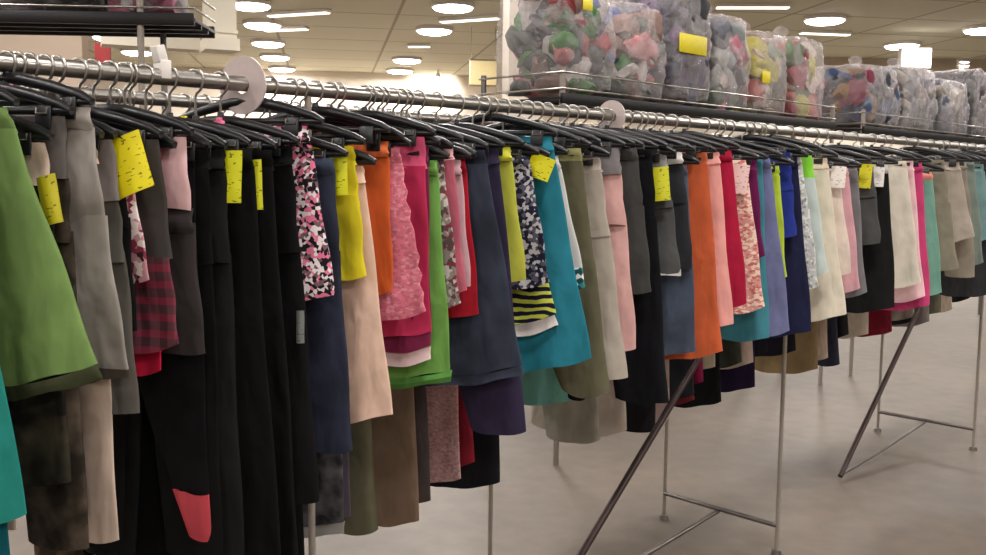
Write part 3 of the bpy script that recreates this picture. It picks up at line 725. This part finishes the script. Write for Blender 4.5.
# outer walls
obox('wall_left', W(-24, -12), W(-24, 29.5), 0, CEIL, .2, M['wall2'])
obox('wall_back', W(-24, -12), W(26, -12), 0, CEIL, .2, M['wall'])
obox('wall_right', W(26, -12), W(26, 29.5), 0, CEIL, .2, M['wall'])
obox('wall_far', W(-24, 29.0), W(26, 29.0), 0, CEIL, .2, M['wall'])
# a nearer stretch of wall on the right
obox('wall_near_right', W(7.6, 23.4), W(25.9, 20.4), 0, CEIL, .2, M['wall'])
obox('wall_near_side', W(7.6, 23.5), W(7.6, 28.9), 0, CEIL, .2, M['wall'])
# dark band along the top of that wall
bm = bmesh.new()
o = obox('trim_1', W(7.9, 23.2), W(25.6, 20.3), CEIL-.6, CEIL, .06, plain('trim_taupe', (188, 172, 150), .8))
# partition at the left
obox('wall_partition', (-13.5, 12.6), (-5.25, 12.4), 0, CEIL, .2, M['wall2'])
# boxed-in bulkhead hanging from the ceiling
bm = bmesh.new(); box(bm, (0, 0, 0), (.34, .34, 1.62)); box(bm, (0, 0, -.75), (.40, .40, .14)); box(bm, (0, 0, -.60), (.37, .37, .04)); box(bm, (-.75, .35, -.69), (1.1, .3, .2)); box(bm, (-.75, .35, -.575), (1.14, .34, .03))
o = struct('trim_2', bm, M['cream']); o.location = (-3.30, 11.6, CEIL-.82); o.rotation_euler = (0, 0, radians(25))
# white square column behind the bags
bm = bmesh.new(); box(bm, (0, 0, CEIL/2), (.42, .42, CEIL)); o = struct('trim_3', bm, M['wall']); o.location = (.33, 11.6, 0); o.rotation_euler = (0, 0, AX)
# red banner beside the partition
bm = bmesh.new(); box(bm, (0, 0, 0), (.20, .03, .30), None, .004); tube(bm, [(-.08, 0, .15), (-.08, 0, 1.62)], .003, 6); tube(bm, [(.08, 0, .15), (.08, 0, 1.62)], .003, 6)
o = finish('hanging_banner', bm, M['red']); o.location = (-4.95, 12.2, CEIL-1.62); tag(o, 'small plain red banner hanging from the ceiling at the upper left', 'banner')
# pale yellow board on the far wall
root = empty('hanging_board', (0, 0, 0)); tag(root, 'pale yellow rectangular board hanging from the ceiling by the white wall', 'sign')
bm = bmesh.new(); box(bm, (0, 0, 0), (.56, .03, .50), None, .01); finish('board', bm, M['sign'], root)
bm = bmesh.new()
for z in (-.26, .26): box(bm, (0, 0, z), (.60, .05, .03))
for x in (-.25, .25): tube(bm, [(x, 0, .26), (x, 0, .93)], .006, 6)
finish('board_frame', bm, plain('board_frame', (120, 104, 80), .6), root)
root.location = Vector((-.25, 20.0, 3.57)); root.rotation_euler = (0, 0, AX)
# lit white sign box
root = empty('sign_box', (0, 0, 0)); tag(root, 'glowing white square sign box high on the right-hand wall', 'sign')
bm = bmesh.new(); box(bm, (0, 0, 0), (.64, .16, .42), None, .01); finish('sign_case', bm, M['white'], root)
bm = bmesh.new(); box(bm, (0, -.085, 0), (.58, .01, .36)); finish('sign_panel', bm, M['box'], root)
root.location = Vector((8.75, 20.2, 3.98)); root.rotation_euler = (0, 0, radians(-2))

# lamps on the ceiling
LP = [(-8.62, 21.67), (-8.95, 24.16), (-4.73, 19.67), (-5.25, 22.35), (-5.66, 24.85), (-6.07, 27.49), (-0.77, 17.46), (-1.28, 20.2), (-2.3, 25.18), (-2.73, 27.68), (6.23, 18.4), (9.07, 21.63), (11.77, 24.62), (-4.42, 17.48), (9.73, 19.35)
]
def lamp(x, y, label, group, r=.36, power=60):
    root = empty('ceiling_lamp', (x, y, CEIL)); tag(root, label, 'ceiling lamp', group)
    bm = bmesh.new(); tube(bm, [(0, 0, 0), (0, 0, -.03), (0, 0, -.07)], [r+.03, r+.04, r+.02], 32); finish('lamp_housing', bm, M['white'], root)
    bm = bmesh.new()
    tube(bm, [(0, 0, -.068), (0, 0, -.10), (0, 0, -.125), (0, 0, -.135)], [r, r*.93, r*.7, r*.3], 32); finish('lamp_diffuser', bm, M['lamp'], root)
    li = bpy.data.lights.new('lamp_light', 'AREA'); li.shape = 'DISK'; li.size = r*2; li.energy = power; li.color = (1, .96, .92)
    lo = bpy.data.objects.new('lamp_light', li); COL.objects.link(lo); lo.location = (x, y, CEIL-.15)
LABS = ['round ceiling lamp at the upper left, left of the bulkhead', 'round ceiling lamp low at the upper left, just left of the bulkhead foot',
 'round ceiling lamp, highest of the column right of the bulkhead', 'round ceiling lamp, second highest of the column right of the bulkhead',
 'round ceiling lamp, third of the column right of the bulkhead', 'round ceiling lamp, lowest of the column right of the bulkhead',
 'round ceiling lamp at the top edge, middle of the picture', 'round ceiling lamp just below the topmost middle one',
 'round ceiling lamp upper one of the close pair above the bright wall patch', 'round ceiling lamp lower one of the close pair above the bright wall patch',
 'large round ceiling lamp right of the plastic bags', 'round ceiling lamp above the glowing sign box', 'round ceiling lamp right of the glowing sign box at the right edge',
 'round ceiling lamp touching the top edge, above the column by the bulkhead', 'round ceiling lamp at the top right corner edge']
PW = 62
for (x, y), lb in zip(LP, LABS): lamp(x, y, lb, 'round ceiling lamps', .36, PW*2.2)
# the same lamps go on over and behind the camera
k = 0
for i in range(-3, 4):
    for j in range(-2, 4):
        x, y = (W(i*4.6+1.0, j*3.4+.6)).xy
        lamp(x, y, 'round ceiling lamp overhead, above or behind the camera', 'round ceiling lamps out of view', .36, PW)
# long fluorescent fittings
TB = [(-4.38, 20.28, 1.02, -0.319), (-3.73, 18.35, 1.36, -0.375), (-0.51, 18.82, 1.28, -0.418), (-1.78, 22.58, 0.52, -0.077), (6.81, 20.06, 1.12, 0.171), (4.53, 17.16, 1.31, -0.053)
]
TL = ['short fluorescent strip fitting beside the second lamp of the left column', 'long fluorescent strip fitting at the top, right of the left lamp column', 'fluorescent strip fitting near the top centre', 'short fluorescent strip fitting under the upper middle lamps', 'fluorescent strip fitting right of the plastic bags', 'fluorescent strip fitting high above the plastic bags']
for (x, y, ln, rz), lb in zip(TB, TL):
    root = empty('strip_light', (x, y, CEIL), rz); tag(root, lb, 'strip light', 'fluorescent strip fittings')
    bm = bmesh.new(); box(bm, (0, 0, -.03), (ln, .2, .06), None, .01); finish('light_housing', bm, M['white'], root)
    bm = bmesh.new(); box(bm, (0, 0, -.068), (ln*.96, .15, .025), None, .008); finish('light_diffuser', bm, M['tube'], root)
# wall washer lighting the far wall
root = empty('spot_lamp', W(3.2, 27.6)+Vector((0, 0, CEIL))); tag(root, 'small spot lamp at the ceiling lighting the bright patch of the far wall', 'spot lamp')
bm = bmesh.new(); tube(bm, [(0, 0, 0), (0, 0, -.12)], .03, 12); tube(bm, [(0, 0, -.12), (0, .1, -.2)], [.06, .08], 16); finish('lamp_body', bm, M['white'], root)
li = bpy.data.lights.new('spot', 'SPOT'); li.energy = 600; li.spot_size = radians(75); li.spot_blend = .9; li.shadow_soft_size = .08; li.color = (1, .95, .88)
lo = bpy.data.objects.new('spot', li); COL.objects.link(lo); lo.location = W(3.2, 27.5)+Vector((0, 0, CEIL-.3))
tgt = W(3.2, 29)+Vector((0, 0, 3.9)); lo.rotation_euler = (tgt-lo.location).to_track_quat('-Z', 'Y').to_euler()

# ------------------------------------------------------------------ world, camera
w = bpy.data.worlds.new('world'); scene.world = w; w.use_nodes = True
w.node_tree.nodes['Background'].inputs[0].default_value = (.9, .87, .82, 1); w.node_tree.nodes['Background'].inputs[1].default_value = .1
cam = bpy.data.cameras.new('camera'); co = bpy.data.objects.new('camera', cam); COL.objects.link(co)
cam.sensor_width = 36; cam.sensor_fit = 'HORIZONTAL'; cam.lens = 950/986*36; cam.clip_end = 200; cam.clip_start = .05
co.location = (0, 0, 1.365)
co.matrix_world = Matrix.Translation((0, 0, 1.365)) @ (Matrix.Rotation(radians(90-5.86), 4, 'X') @ Matrix.Rotation(radians(.6), 4, 'Z'))
scene.camera = co
vs = scene.view_settings; vs.view_transform = 'Standard'; vs.look = 'None'; vs.gamma = 1; vs.use_curve_mapping = False
vs.exposure = 0.28
